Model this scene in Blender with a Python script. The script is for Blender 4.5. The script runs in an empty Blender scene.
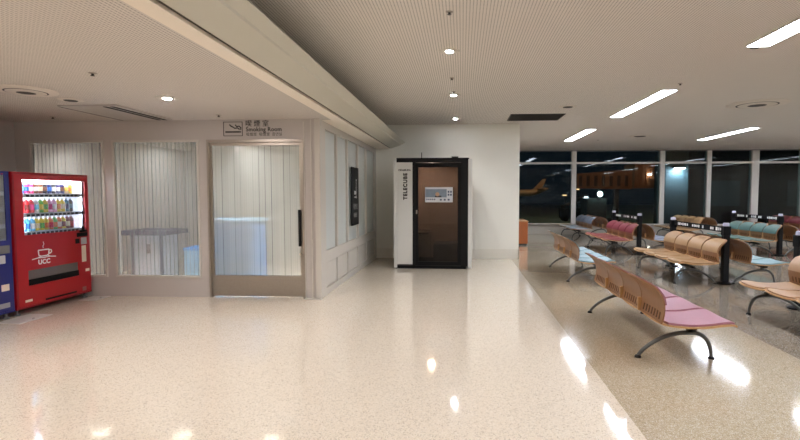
import bpy, bmesh, math, random
from mathutils import Vector, Matrix
random.seed(7)
PI = math.pi
scene = bpy.context.scene
COL = scene.collection

# ------------------------------------------------------------------ materials
def lin(c):
    out = []
    for v in c:
        v /= 255.0
        out.append(v / 12.92 if v <= .04045 else ((v + .055) / 1.055) ** 2.4)
    return (out[0], out[1], out[2], 1.0)

MATS = {}
def mat(name, rgb, rough=.6, metal=0.0, spec=.5, noise=0.0, nscale=30.0, coat=0.0, emit=None, estr=0.0, bump=0.0):
    if name in MATS:
        return MATS[name]
    m = bpy.data.materials.new(name)
    m.use_nodes = True
    nt = m.node_tree
    p = nt.nodes['Principled BSDF']
    p.inputs['Base Color'].default_value = lin(rgb)
    p.inputs['Roughness'].default_value = rough
    p.inputs['Metallic'].default_value = metal
    p.inputs['Specular IOR Level'].default_value = spec
    p.inputs['Coat Weight'].default_value = coat
    if emit:
        p.inputs['Emission Color'].default_value = lin(emit)
        p.inputs['Emission Strength'].default_value = estr
    tc = nt.nodes.new('ShaderNodeTexCoord')
    nz = nt.nodes.new('ShaderNodeTexNoise')
    nz.inputs['Scale'].default_value = nscale
    nz.inputs['Detail'].default_value = 3
    nt.links.new(tc.outputs['Object'], nz.inputs['Vector'])
    if noise > 0:
        mx = nt.nodes.new('ShaderNodeMix'); mx.data_type = 'RGBA'
        c = lin(rgb)
        mx.inputs[6].default_value = tuple(v * (1 - noise) for v in c[:3]) + (1,)
        mx.inputs[7].default_value = tuple(min(1, v * (1 + noise)) for v in c[:3]) + (1,)
        nt.links.new(nz.outputs['Fac'], mx.inputs[0])
        nt.links.new(mx.outputs[2], p.inputs['Base Color'])
    if bump > 0:
        b = nt.nodes.new('ShaderNodeBump'); b.inputs['Strength'].default_value = bump
        b.inputs['Distance'].default_value = .002
        nt.links.new(nz.outputs['Fac'], b.inputs['Height'])
        nt.links.new(b.outputs['Normal'], p.inputs['Normal'])
    MATS[name] = m
    return m

def emission(name, rgb, strength):
    m = bpy.data.materials.new(name); m.use_nodes = True
    nt = m.node_tree; nt.nodes.clear()
    e = nt.nodes.new('ShaderNodeEmission'); o = nt.nodes.new('ShaderNodeOutputMaterial')
    e.inputs['Color'].default_value = lin(rgb); e.inputs['Strength'].default_value = strength
    nt.links.new(e.outputs[0], o.inputs['Surface'])
    MATS[name] = m
    return m

def math_node(nt, op, a, b=None):
    n = nt.nodes.new('ShaderNodeMath'); n.operation = op
    for i, v in enumerate((a, b)):
        if v is None: continue
        if isinstance(v, (int, float)): n.inputs[i].default_value = v
        else: nt.links.new(v, n.inputs[i])
    return n.outputs[0]

def mix_rgb(nt, fac, a, b):
    n = nt.nodes.new('ShaderNodeMix'); n.data_type = 'RGBA'
    for i, v in ((0, fac), (6, a), (7, b)):
        if isinstance(v, (int, float)): n.inputs[i].default_value = v
        elif isinstance(v, tuple): n.inputs[i].default_value = v
        else: nt.links.new(v, n.inputs[i])
    return n.outputs[2]

def position(nt):
    g = nt.nodes.new('ShaderNodeNewGeometry'); s = nt.nodes.new('ShaderNodeSeparateXYZ')
    nt.links.new(g.outputs['Position'], s.inputs[0])
    return g.outputs['Position'], s.outputs

def floor_material():
    m = bpy.data.materials.new('polished terrazzo tile'); m.use_nodes = True
    nt = m.node_tree; p = nt.nodes['Principled BSDF']
    pos, xyz = position(nt)
    def vor(scale):
        v = nt.nodes.new('ShaderNodeTexVoronoi'); v.inputs['Scale'].default_value = scale
        nt.links.new(pos, v.inputs['Vector'])
        return v
    v1, v2 = vor(120), vor(190)
    s = nt.nodes.new('ShaderNodeSeparateColor'); nt.links.new(v1.outputs['Color'], s.inputs[0])
    s2 = nt.nodes.new('ShaderNodeSeparateColor'); nt.links.new(v2.outputs['Color'], s2.inputs[0])
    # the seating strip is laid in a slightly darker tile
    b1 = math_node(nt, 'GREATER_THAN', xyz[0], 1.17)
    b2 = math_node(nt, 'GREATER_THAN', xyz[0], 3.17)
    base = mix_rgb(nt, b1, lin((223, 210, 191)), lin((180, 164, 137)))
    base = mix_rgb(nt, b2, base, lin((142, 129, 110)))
    dark = mix_rgb(nt, .3, base, lin((92, 72, 50)))
    light = mix_rgb(nt, .35, base, lin((246, 240, 232)))
    c = mix_rgb(nt, math_node(nt, 'GREATER_THAN', s.outputs[0], .78), base, dark)
    c = mix_rgb(nt, math_node(nt, 'GREATER_THAN', s2.outputs[1], .72), c, light)
    nz = nt.nodes.new('ShaderNodeTexNoise'); nz.inputs['Scale'].default_value = 1.2; nz.inputs['Detail'].default_value = 4
    nt.links.new(pos, nz.inputs['Vector'])
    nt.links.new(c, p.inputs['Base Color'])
    r = math_node(nt, 'MULTIPLY_ADD', nz.outputs['Fac'], .04)
    r.node.inputs[2].default_value = .055
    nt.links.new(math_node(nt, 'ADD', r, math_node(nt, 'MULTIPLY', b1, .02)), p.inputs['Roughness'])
    p.inputs['Specular IOR Level'].default_value = .7
    p.inputs['Coat Weight'].default_value = .35; p.inputs['Coat Roughness'].default_value = .05
    nz2 = nt.nodes.new('ShaderNodeTexNoise'); nz2.inputs['Scale'].default_value = 3.0
    nt.links.new(pos, nz2.inputs['Vector'])
    b = nt.nodes.new('ShaderNodeBump'); b.inputs['Strength'].default_value = .06; b.inputs['Distance'].default_value = .01
    nt.links.new(nz2.outputs['Fac'], b.inputs['Height']); nt.links.new(b.outputs['Normal'], p.inputs['Normal'])
    return m

def ribbed_ceiling(name, rgb):
    m = bpy.data.materials.new(name); m.use_nodes = True
    nt = m.node_tree; p = nt.nodes['Principled BSDF']
    pos, xyz = position(nt)
    f = math_node(nt, 'FRACT', math_node(nt, 'MULTIPLY', xyz[0], 1 / .03))
    g = math_node(nt, 'LESS_THAN', f, .3)
    holes = math_node(nt, 'LESS_THAN', math_node(nt, 'FRACT', math_node(nt, 'MULTIPLY', xyz[1], 1 / .03)), .75)
    g = math_node(nt, 'MULTIPLY', g, holes)
    c = lin(rgb)
    col = mix_rgb(nt, g, c, tuple(v * .5 for v in c[:3]) + (1,))
    nt.links.new(col, p.inputs['Base Color'])
    p.inputs['Roughness'].default_value = .85
    return m

def film_glass(name, axis, pitch, tint, see=.4, line=.05, wobble=.15, through=.55):
    """glass with a translucent white film printed in fine upright stripes"""
    m = bpy.data.materials.new(name); m.use_nodes = True
    nt = m.node_tree; nt.nodes.clear()
    out = nt.nodes.new('ShaderNodeOutputMaterial')
    pos, xyz = position(nt)
    u = math_node(nt, 'MULTIPLY', xyz[axis], 1 / pitch)
    f = math_node(nt, 'FRACT', u)
    wn = nt.nodes.new('ShaderNodeTexWhiteNoise'); wn.noise_dimensions = '1D'
    nt.links.new(math_node(nt, 'FLOOR', u), wn.inputs['W'])
    ln = math_node(nt, 'LESS_THAN', f, line)
    f2 = math_node(nt, 'FRACT', math_node(nt, 'MULTIPLY', xyz[axis], 1 / (pitch * .37)))
    l2 = math_node(nt, 'LESS_THAN', f2, line * 1.2)
    t = lin(tint)
    col = mix_rgb(nt, math_node(nt, 'MULTIPLY', wn.outputs['Value'], wobble), t, tuple(v * .5 for v in t[:3]) + (1,))
    col = mix_rgb(nt, math_node(nt, 'MULTIPLY', l2, .25), col, lin((120, 132, 140)))
    lw = math_node(nt, 'MULTIPLY', ln, math_node(nt, 'ADD', math_node(nt, 'MULTIPLY', wn.outputs['Value'], .5), .5))
    col = mix_rgb(nt, lw, col, lin((46, 54, 62)))
    d = nt.nodes.new('ShaderNodeBsdfDiffuse'); tr = nt.nodes.new('ShaderNodeBsdfTranslucent')
    nt.links.new(col, d.inputs['Color']); nt.links.new(col, tr.inputs['Color'])
    a = nt.nodes.new('ShaderNodeMixShader'); a.inputs[0].default_value = through
    nt.links.new(d.outputs[0], a.inputs[1]); nt.links.new(tr.outputs[0], a.inputs[2])
    tp = nt.nodes.new('ShaderNodeBsdfTransparent')
    b = nt.nodes.new('ShaderNodeMixShader')
    seen = math_node(nt, 'MULTIPLY', math_node(nt, 'SUBTRACT', 1.0, lw), see)
    nt.links.new(seen, b.inputs[0]); nt.links.new(a.outputs[0], b.inputs[1]); nt.links.new(tp.outputs[0], b.inputs[2])
    gl = nt.nodes.new('ShaderNodeBsdfGlossy'); gl.inputs['Roughness'].default_value = .08
    fr = nt.nodes.new('ShaderNodeFresnel'); fr.inputs['IOR'].default_value = 1.4
    c = nt.nodes.new('ShaderNodeMixShader')
    nt.links.new(fr.outputs[0], c.inputs[0]); nt.links.new(b.outputs[0], c.inputs[1]); nt.links.new(gl.outputs[0], c.inputs[2])
    nt.links.new(c.outputs[0], out.inputs['Surface'])
    return m

def clear_glass(name, tint=(235, 242, 245), ior=1.45, rough=.01):
    m = bpy.data.materials.new(name); m.use_nodes = True
    nt = m.node_tree; nt.nodes.clear()
    out = nt.nodes.new('ShaderNodeOutputMaterial')
    tp = nt.nodes.new('ShaderNodeBsdfTransparent'); tp.inputs['Color'].default_value = lin(tint)
    gl = nt.nodes.new('ShaderNodeBsdfGlossy'); gl.inputs['Roughness'].default_value = rough
    fr = nt.nodes.new('ShaderNodeFresnel'); fr.inputs['IOR'].default_value = ior
    c = nt.nodes.new('ShaderNodeMixShader')
    nt.links.new(fr.outputs[0], c.inputs[0]); nt.links.new(tp.outputs[0], c.inputs[1]); nt.links.new(gl.outputs[0], c.inputs[2])
    nt.links.new(c.outputs[0], out.inputs['Surface'])
    return m

def wood_material(name, c1, c2, rough=.35, scale=9.0, axis=2):
    m = bpy.data.materials.new(name); m.use_nodes = True
    nt = m.node_tree; p = nt.nodes['Principled BSDF']
    tc = nt.nodes.new('ShaderNodeTexCoord'); mp = nt.nodes.new('ShaderNodeMapping')
    sc = [14, 14, 14]; sc[axis] = 1.3
    mp.inputs['Scale'].default_value = sc
    nt.links.new(tc.outputs['Object'], mp.inputs['Vector'])
    nz = nt.nodes.new('ShaderNodeTexNoise'); nz.inputs['Scale'].default_value = scale; nz.inputs['Detail'].default_value = 5
    nt.links.new(mp.outputs[0], nz.inputs['Vector'])
    nt.links.new(mix_rgb(nt, nz.outputs['Fac'], lin(c1), lin(c2)), p.inputs['Base Color'])
    p.inputs['Roughness'].default_value = rough
    return m

M_WALL = mat('cream painted wall', (231, 229, 219), .55, noise=.03, nscale=2)
M_WALLROOM = mat('warm grey painted partition', (184, 177, 172), .5, noise=.03, nscale=2)
M_FRAME = mat('light grey painted frame', (196, 191, 183), .45, noise=.02)
M_BASE = mat('grey vinyl baseboard', (224, 220, 208), .4, noise=.03)
M_FLOOR = floor_material()
M_CEILR = ribbed_ceiling('perforated ceiling board', (222, 216, 209))
M_CEILL = ribbed_ceiling('perforated ceiling board over the corridor', (212, 205, 198))
M_BEAM = mat('beam paint', (196, 193, 180), .5, noise=.02, nscale=1.5)
M_TRIM = mat('pale ceiling trim', (240, 230, 216), .5, noise=.02)
M_GAP = mat('dark shadow gap', (60, 52, 42), .8)
M_STEEL = mat('brushed steel', (168, 160, 150), .34, metal=.85, noise=.08, nscale=40)
M_ALU = mat('painted aluminium mullion', (214, 210, 204), .4, metal=.1, noise=.02)
M_BLACK = mat('black powder coat', (9, 9, 11), .5, spec=.25, noise=.1)
M_MATTBLACK = mat('matt black', (6, 6, 8), .6, spec=.2)
M_WHITE = mat('white print', (232, 232, 230), .5)
M_DARKINK = mat('dark print', (40, 36, 34), .6)
M_FLUOR = emission('fluorescent diffuser', (236, 242, 255), 15.0)
M_DOWN = emission('downlight lamp', (248, 248, 255), 95.0)
M_DOWNL = emission('bright downlight lamp', (255, 244, 240), 260.0)
M_RING = mat('white lamp trim', (205, 200, 190), .4)
M_VENT = mat('pale ceiling diffuser', (214, 205, 194), .5)
M_VENTD = mat('dark diffuser throat', (46, 42, 38), .6)
M_WINGLASS = clear_glass('window pane glass', (206, 218, 220), 1.26)
M_CLEAR = clear_glass('clear acrylic', (244, 247, 250), 1.3)
M_DOORGLASS = clear_glass('booth door glass', (178, 172, 168), 1.4)
M_FILM = film_glass('striped film glass', 0, .062, (238, 242, 242), .74, .075)
M_FILMDOOR = film_glass('striped film glass of the door', 0, .094, (240, 244, 242), .66, .06)
M_FILMSIDE = film_glass('pale film glass on the corridor side', 1, .0875, (240, 246, 244), .12, .0, .05, .3)

# ------------------------------------------------------------------ mesh helpers
class MB:
    def __init__(s): s.bm = bmesh.new()
    def box(s, x0, x1, y0, y1, z0, z1, bev=0.0):
        if x0 > x1: x0, x1 = x1, x0
        if y0 > y1: y0, y1 = y1, y0
        if z0 > z1: z0, z1 = z1, z0
        b = s.bm
        vs = [b.verts.new(c) for c in ((x0,y0,z0),(x1,y0,z0),(x1,y1,z0),(x0,y1,z0),(x0,y0,z1),(x1,y0,z1),(x1,y1,z1),(x0,y1,z1))]
        fs = [b.faces.new([vs[i] for i in q]) for q in ((3,2,1,0),(4,5,6,7),(0,1,5,4),(1,2,6,5),(2,3,7,6),(3,0,4,7))]
        if bev > 0:
            es = list({e for f in fs for e in f.edges})
            bmesh.ops.bevel(b, geom=es, offset=bev, segments=2, affect='EDGES', profile=.5)
        return s
    def prism(s, pts, axis, a, b_):
        """polygon pts in the two other axes, swept along axis from a to b_"""
        bm = s.bm
        def P(p, t):
            if axis == 0: return (t, p[0], p[1])
            if axis == 1: return (p[0], t, p[1])
            return (p[0], p[1], t)
        A = [bm.verts.new(P(p, a)) for p in pts]; B = [bm.verts.new(P(p, b_)) for p in pts]
        n = len(pts)
        bm.faces.new(A); bm.faces.new(B[::-1])
        for i in range(n): bm.faces.new((A[i], A[(i+1) % n], B[(i+1) % n], B[i]))
        return s
    def lathe(s, prof, c=(0,0,0), n=20, axis=2):
        """prof: (radius, height) from bottom to top"""
        bm = s.bm; rings = []
        for r, h in prof:
            ring = []
            for k in range(n):
                a = 2*PI*k/n
                if axis == 2: q = (c[0]+r*math.cos(a), c[1]+r*math.sin(a), c[2]+h)
                elif axis == 1: q = (c[0]+r*math.cos(a), c[1]+h, c[2]+r*math.sin(a))
                else: q = (c[0]+h, c[1]+r*math.cos(a), c[2]+r*math.sin(a))
                ring.append(bm.verts.new(q))
            rings.append(ring)
        for A, B in zip(rings, rings[1:]):
            for k in range(n): bm.faces.new((A[k], A[(k+1) % n], B[(k+1) % n], B[k]))
        bm.faces.new(rings[0][::-1]); bm.faces.new(rings[-1])
        return s
    def tube(s, pts, r, n=10, flat=1.0, side=(0,1,0)):
        """swept tube; r may be a list; flat scales the radius along the side vector"""
        bm = s.bm; pts = [Vector(p) for p in pts]; rings = []
        rs = r if isinstance(r, (list, tuple)) else [r]*len(pts)
        for i, p in enumerate(pts):
            t = (pts[min(i+1, len(pts)-1)] - pts[max(i-1, 0)]).normalized()
            sd = Vector(side)
            if abs(t.dot(sd)) > .95: sd = Vector((1,0,0)) if abs(t.x) < .9 else Vector((0,0,1))
            a = (sd - t*sd.dot(t)).normalized(); b = t.cross(a)
            rings.append([bm.verts.new(p + a*(rs[i]*flat*math.cos(2*PI*k/n)) + b*(rs[i]*math.sin(2*PI*k/n))) for k in range(n)])
        for A, B in zip(rings, rings[1:]):
            for k in range(n): bm.faces.new((A[k], A[(k+1) % n], B[(k+1) % n], B[k]))
        bm.faces.new(rings[0][::-1]); bm.faces.new(rings[-1])
        return s
    def sheet(s, fn, nu, nv, thick, skip=None):
        bm = s.bm
        g = [[bm.verts.new(fn(i/nu, j/nv)) for j in range(nv+1)] for i in range(nu+1)]
        fs = []
        for i in range(nu):
            for j in range(nv):
                if skip and skip(i, j): continue
                fs.append(bm.faces.new((g[i][j], g[i+1][j], g[i+1][j+1], g[i][j+1])))
        bm.normal_update()
        bmesh.ops.solidify(bm, geom=fs, thickness=thick)
        bmesh.ops.delete(bm, geom=[v for v in bm.verts if not v.link_faces], context='VERTS')
        return s
    def mesh(s, name, m, smooth=False):
        bmesh.ops.recalc_face_normals(s.bm, faces=s.bm.faces)
        me = bpy.data.meshes.new(name); s.bm.to_mesh(me); s.bm.free()
        me.materials.append(m)
        if smooth:
            for p in me.polygons: p.use_smooth = True
            try: me.set_sharp_from_angle(angle=math.radians(35))
            except Exception: pass
        return me

def link(name, me, parent=None, loc=None, rz=0):
    o = bpy.data.objects.new(name, me); COL.objects.link(o)
    if parent is not None: o.parent = parent
    if loc: o.location = loc
    if rz: o.rotation_euler.z = rz
    return o
def part(name, mb, m, parent=None, smooth=False, label=None):
    o = link(name, mb.mesh(name, m, smooth), parent)
    if label: o['label'] = label
    return o
def tag(o, label, cat, group=None, kind=None):
    o['label'] = label; o['category'] = cat
    if group: o['group'] = group
    if kind: o['kind'] = kind
    return o
def thing(name, label, cat, loc=(0,0,0), rz=0, group=None):
    o = bpy.data.objects.new(name, None); COL.objects.link(o)
    o.empty_display_size = .1
    o.location = loc; o.rotation_euler.z = rz
    return tag(o, label, cat, group)
def struct(name, mb, m, label, cat, parent=None, smooth=False):
    o = part(name, mb, m, parent, smooth)
    if parent is None:
        o['kind'] = 'structure'; o['label'] = label; o['category'] = cat
    return o
def struct_empty(name, label, cat):
    o = bpy.data.objects.new(name, None); COL.objects.link(o); o['kind'] = 'structure'; o['label'] = label; o['category'] = cat
    return o
def text_mesh(body, size, m, extrude=.001, align='LEFT', spacing=1.0, bold=0.0):
    cu = bpy.data.curves.new('lettering', 'FONT')
    cu.body = body; cu.size = size; cu.extrude = extrude; cu.align_x = align; cu.align_y = 'CENTER'
    cu.space_character = spacing; cu.offset = bold
    o = bpy.data.objects.new('lettering', cu); COL.objects.link(o)
    dg = bpy.context.evaluated_depsgraph_get()
    me = bpy.data.meshes.new_from_object(o.evaluated_get(dg))
    bpy.data.objects.remove(o); me.materials.clear(); me.materials.append(m)
    return me
def lettering(body, size, m, parent, loc, rot, name='lettering', **k):
    o = link(name, text_mesh(body, size, m, **k), parent, loc)
    o.rotation_euler = rot
    return o
FACE_Y = (PI/2, 0, 0)              # reads from -Y
FACE_X = (PI/2, 0, PI/2)           # reads from +X

# ------------------------------------------------------------------ room shell
XL, XR, YB, YW, YK = -6.78, 16.0, -5.0, 18.7, 11.5
YS, XS = 6.92, -2.07               # smoking room: front plane, corridor-side plane
ZL, ZR = 2.64, 3.2
XK = 1.35
struct('floor', MB().box(XL-.2, XR+.2, YB-.2, YW+.2, -.12, 0), M_FLOOR, 'polished cream terrazzo floor of the whole hall', 'floor')
struct('wall_left', MB().box(XL-.15, XL, YB, YK, 0, 3.4), M_WALLROOM, 'grey brown wall behind the two vending machines', 'wall')
struct('wall_rear', MB().box(XL-.15, XR+.15, YB-.15, YB, 0, 3.4), M_WALL, 'cream wall at the near end of the hall', 'wall')
struct('wall_right', MB().box(XR, XR+.15, YB, YW, 0, 3.4), M_WALL, 'cream wall on the far side of the seating area', 'wall')
struct('wall_back', MB().box(XL-.15, XK, YK, YW+.1, 0, 3.4), M_WALL, 'cream wall behind the phone booth', 'wall')
struct('baseboard_back', MB().box(XS, XK+.004, YK-.012, YK+.02, 0, .24).box(XK-.02, XK+.012, YK-.012, YW-.2, 0, .24), M_BASE, 'grey baseboard along the wall behind the phone booth', 'baseboard')
struct('ceiling_right', MB().box(-2.2, XR+.15, YB-.15, YW+.15, ZR, ZR+.15), M_CEILR, 'high perforated ceiling over the seating area', 'ceiling')
struct('ceiling_left', MB().box(XL-.15, -1.86, YB-.15, YS+.1, ZL, ZL+.12), M_CEILL, 'low perforated ceiling over the vending machines', 'ceiling')
struct('ceiling_smoking_room', MB().box(XL, XS-.12, YS+.1, YK, 2.6, 2.68), mat('white ceiling board', (228, 228, 224), .7), 'white ceiling inside the smoking room', 'ceiling')
struct('beam', MB().prism([(-1.705, ZL), (-1.47, 2.715), (-1.46, 2.73), (-1.36, 2.775), (-1.375, 2.795), (-1.55, 2.9), (-2.0, ZR), (-2.2, ZR), (-2.2, 2.78), (-1.705, 2.68)], 1, YB, YK), M_BEAM, 'long sloped ceiling beam between the low and the high ceiling', 'beam')
struct('trim_beam', MB().box(-1.9, -1.745, YB, YK, ZL-.012, ZL+.06), M_TRIM, 'pale trim strip along the lower edge of the ceiling beam', 'trim')
struct('trim_gap', MB().box(-1.75, -1.70, YB, YK, ZL+.012, ZL+.1), M_GAP, 'dark shadow gap between trim strip and ceiling beam', 'trim')
struct('trim_corridor', MB().box(XS-.14, -1.88, YS+.1, YK, ZL-.004, ZL+.1), M_TRIM, 'pale ceiling strip above the corridor side of the smoking room', 'trim')

# ---- smoking room partition, front plane
f = MB()
D = .12
def fw(x0, x1, z0, z1): f.box(x0, x1, YS, YS+D, z0, z1)
fw(XL, XS-.02, 2.35, ZL)                     # header over everything
fw(XL, -6.55, 0, 2.35)
fw(-5.37, -5.235, .29, 2.35)
fw(-3.895, -3.77, 0, 2.35)
fw(-2.31, XS-.05, 0, 2.35)
fw(-6.55, -3.895, 0, .29)
struct('wall_smoking_room', f, M_WALLROOM, 'warm grey partition wall of the smoking room facing the hall', 'wall')
struct('trim_1', MB().box(-2.315, -2.295, YS-.012, YS, 0, 2.6).box(-2.21, -2.195, YS-.01, YS, 0, ZL).box(-2.14, -2.06, YS-.03, YS+.1, 0, ZL), M_FRAME, 'ribbed corner post of the smoking room partition', 'trim')
def framed_pane(name, x0, x1, z0, z1, label):
    r = struct_empty(name, label, 'window')
    b = MB(); w = .028
    b.box(x0, x0+w, YS-.015, YS+.07, z0, z1).box(x1-w, x1, YS-.015, YS+.07, z0, z1)
    b.box(x0+w, x1-w, YS-.015, YS+.07, z1-w, z1).box(x0+w, x1-w, YS-.015, YS+.07, z0, z0+w)
    part('window_frame', b, M_FRAME, r)
    part('pane', MB().box(x0+w, x1-w, YS+.025, YS+.035, z0+w, z1-w), M_FILM, r)
    return r
framed_pane('window_1', -6.55, -5.37, .29, 2.35, 'striped frosted pane of the smoking room behind the vending machine')
framed_pane('window_2', -5.235, -3.895, .29, 2.35, 'striped frosted pane between vending machine and sliding door')
# sliding door
d = struct_empty('door_1', 'steel framed sliding door of the smoking room with striped glass', 'door')
b = MB()
x0, x1 = -3.77, -2.31
b.box(x0, x0+.03, YS-.02, YS+.08, 0, 2.35).box(x1-.03, x1, YS-.02, YS+.08, 0, 2.35).box(x0+.03, x1-.03, YS-.02, YS+.08, 2.31, 2.35)
part('door_frame', b, M_STEEL, d)
b = MB()
b.box(x0+.03, x0+.06, YS+.02, YS+.06, .02, 2.31).box(x1-.075, x1-.03, YS+.02, YS+.06, .02, 2.31)
b.box(x0+.06, x1-.075, YS+.02, YS+.06, 2.265, 2.31).box(x0+.06, x1-.075, YS+.02, YS+.06, .02, .33)
part('door_leaf', b, M_STEEL, d)
part('pane', MB().box(x0+.06, x1-.075, YS+.035, YS+.045, .33, 2.265), M_FILMDOOR, d)
h = MB().box(-2.395, -2.36, YS-.045, YS-.01, .78, 1.32, .006).box(-2.385, -2.37, YS-.012, YS+.02, .82, .86).box(-2.385, -2.37, YS-.012, YS+.02, 1.24, 1.28)
part('door_handle', h, M_BLACK, d, label='black upright pull handle')
part('latch', MB().lathe([(.02, 0), (.02, .03)], (-2.377, YS-.012, .66), 14, 1), M_STEEL, d)
struct('trim_threshold', MB().box(-2.3, -2.05, YS-.09, YS, 0, .012), M_FRAME, 'small pale floor sill at the partition corner', 'trim')

# ---- smoking room partition, corridor side (plane X = XS)
cols = [(7.2, 7.86), (7.92, 8.60), (8.66, 9.46), (9.54, 10.3), (10.38, 11.3)]
f = MB()
def sw(y0, y1, z0, z1, t=.12): f.box(XS-t, XS, y0, y1, z0, z1)
sw(YS+.06, 7.2, 0, ZL); sw(11.3, YK, 0, ZL)
for (a, b_), (c_, d_) in zip(cols, cols[1:]): sw(b_, c_, 0, ZL)
for a, b_ in cols:
    sw(a, b_, 2.53, ZL); sw(a, b_, .5, .68); sw(a, b_, 0, .1)
struct('wall_corridor', f, M_FRAME, 'pale framed partition of the smoking room along the corridor', 'wall')
for i, (a, b_) in enumerate(cols):
    where = ['next to the partition corner', 'second from the partition corner', 'behind the black upright sign', 'just past the black upright sign', 'at the dark far end of the corridor'][i]
    r = struct_empty('window_%d' % (i+3), 'pale blue frosted pane of the corridor partition ' + where, 'window')
    part('pane', MB().box(XS-.05, XS-.04, a, b_, .68, 2.53), M_FILMSIDE, r)
    part('lower_panel', MB().box(XS-.06, XS-.018, a+.012, b_-.012, .112, .488, .008), M_FRAME, r)

# ---- smoking room interior
struct('wall_smoking_room_inside', MB().box(XL+.001, XS-.13, YK-.06, YK-.001, 0, 2.6), mat('white inner wall', (226, 226, 220), .6), 'white back wall inside the smoking room', 'wall')
for n, (x, y, rr) in enumerate(((-6.0, 7.45, .14), (-4.6, 7.45, .14), (-3.1, 7.45, .14), (-2.55, 9.9, .14), (-2.55, 8.5, .14))):  # lamps unseen, set to light the film panes; last two added for corridor panes
    t = thing('ceiling_lamp', 'round white lamp on the smoking room ceiling, ' + ['above the pane behind the vending machine', 'above the pane beside the sliding door', 'just inside the sliding door', 'added to brighten the far corridor panes', 'added to brighten panes near the upright sign'][n], 'ceiling light', (x, y, 2.6), 0, 'smoking room ceiling lamps')
    part('lamp_housing', MB().sheet(lambda u, v, rr=rr: ((rr+.01)*math.cos(2*PI*u), (rr+.01)*math.sin(2*PI*u), -.165*v), 28, 2, .006), M_RING, t, True)  # deep ring shaped as a baffle, keeping direct light off the pane tops
    part('diffuser', MB().lathe([(rr*.8, -.02), (rr*.94, -.004)], (0,0,0), 28), MATS.get('room lamp') or emission('room lamp', (255, 250, 246), 120.0), t)
M_ASH = mat('pale ashtray stand enamel', (186, 194, 206), .4); M_ASHD = mat('grey blue tray rim', (18, 28, 64), .4)
t = thing('ashtray_stand', 'boxy pale ashtray stand with dark tray rim behind the striped pane', 'ashtray stand', (-5.45, 8.2, 0))
part('body', MB().box(-.24, .25, -.25, .25, .06, .84, .01), M_ASH, t)
part('tray', MB().box(-.42, .4, -.34, -.28, .84, .92).box(-.42, .4, .28, .34, .84, .92).box(-.42, -.36, -.28, .28, .84, .92).box(.34, .4, -.28, .28, .84, .92).box(-.36, .34, -.28, .28, .835, .85), M_ASHD, t)
part('base', MB().box(-.22, .23, -.23, .23, 0, .06), M_ASHD, t)
part('slot', MB().box(.0, .06, -.256, -.25, .52, .68), M_DARKINK, t)
for cx in (-.25, .26): part('corner_post', MB().box(cx-.02, cx+.02, -.27, -.23, .0, .84), M_ASHD, t)
M_BLUE = mat('bright blue panel', (64, 142, 222), .45); M_BLUE2 = mat('pale blue panel', (150, 196, 228), .45)
t = thing('air_cleaner', 'bright blue smoke air cleaner cabinet behind the sliding door', 'air cleaner', (-3.72, 7.75, 0))
part('body', MB().box(-.45, .36, -.28, .28, .05, 1.1, .01), M_BLUE, t)
part('counter_top', MB().box(-.48, .39, -.32, .32, 1.1, 1.14, .006), M_BLUE2, t)
part('base', MB().box(-.42, .33, -.25, .25, 0, .05), M_DARKINK, t)
part('intake_grille', MB().box(-.3, .22, -.288, -.28, .2, .24).box(-.3, .22, -.288, -.28, .3, .34).box(-.3, .22, -.288, -.28, .4, .44), M_BLUE2, t)
t = thing('waste_bin', 'low blue waste bin behind the striped pane beside the ashtray stand', 'bin', (-4.72, 8.35, 0))
part('body', MB().box(-.19, .19, -.2, .2, .02, .55, .01), M_BLUE2, t)
part('lid', MB().box(-.2, .2, -.21, .21, .55, .6, .008), M_BLUE, t)
part('base', MB().box(-.17, .17, -.18, .18, 0, .02), M_DARKINK, t)

# ---- sign over the sliding door
t = thing('smoking_room_sign', 'smoking room sign with cigarette pictogram and dark lettering above the sliding door', 'sign', (-3.51, YS, 2.4))
b = MB(); w = .008
b.box(0, .29, -.006, 0, 0, w).box(0, .29, -.006, 0, .21-w, .21).box(0, w, -.006, 0, w, .21-w).box(.29-w, .29, -.006, 0, w, .21-w)
part('pictogram_frame', b, M_DARKINK, t)
b = MB().box(.03, .25, -.006, 0, .05, .072).box(.256, .268, -.006, 0, .05, .072)
b.tube([(.235, -.003, .09), (.24, -.003, .105), (.215, -.003, .12), (.17, -.003, .115), (.15, -.003, .13), (.11, -.003, .15), (.095, -.003, .17)], .009, 8, .3, (0,1,0))
b.tube([(.262, -.003, .09), (.265, -.003, .12), (.24, -.003, .145), (.2, -.003, .14), (.18, -.003, .165)], .009, 8, .3, (0,1,0))
part('cigarette_pictogram', b, M_DARKINK, t)
lettering('喫 煙 室', .1, M_DARKINK, t, (.33, -.002, .176), FACE_Y)
lettering('喫 煙 室', .1, M_DARKINK, t, (.333, -.0025, .177), FACE_Y)
lettering('Smoking Room', .083, M_DARKINK, t, (.34, -.002, .094), FACE_Y, spacing=1.06, bold=.002)
lettering('吸烟室  吸煙室  흡연실', .055, M_DARKINK, t, (.34, -.002, .022), FACE_Y)

# ---- black sign on the corridor partition
t = thing('upright_sign', 'tall black sign with white marks on the corridor partition', 'sign', (XS, 9.17, 1.5))
part('board', MB().box(0, .014, -.3, .3, -.55, .56, .003), M_BLACK, t)
lettering('Smoking', .11, M_WHITE, t, (.015, .08, .34), (0, PI/2, 0), name='lettering')
t.children[-1].rotation_euler = (PI/2, PI/2, PI/2)
lettering('喫煙室', .12, mat('grey print', (150, 150, 148), .5), t, (.015, 0, -.2), FACE_X, align='CENTER')
lettering('吸烟室', .10, MATS['grey print'], t, (.015, 0, -.36), FACE_X, align='CENTER')
b = MB(); b.box(.014, .017, -.1, .1, -.02, .0).box(.014, .017, -.1, .06, .04, .11)
part('pictogram', b, M_WHITE, t)

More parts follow.
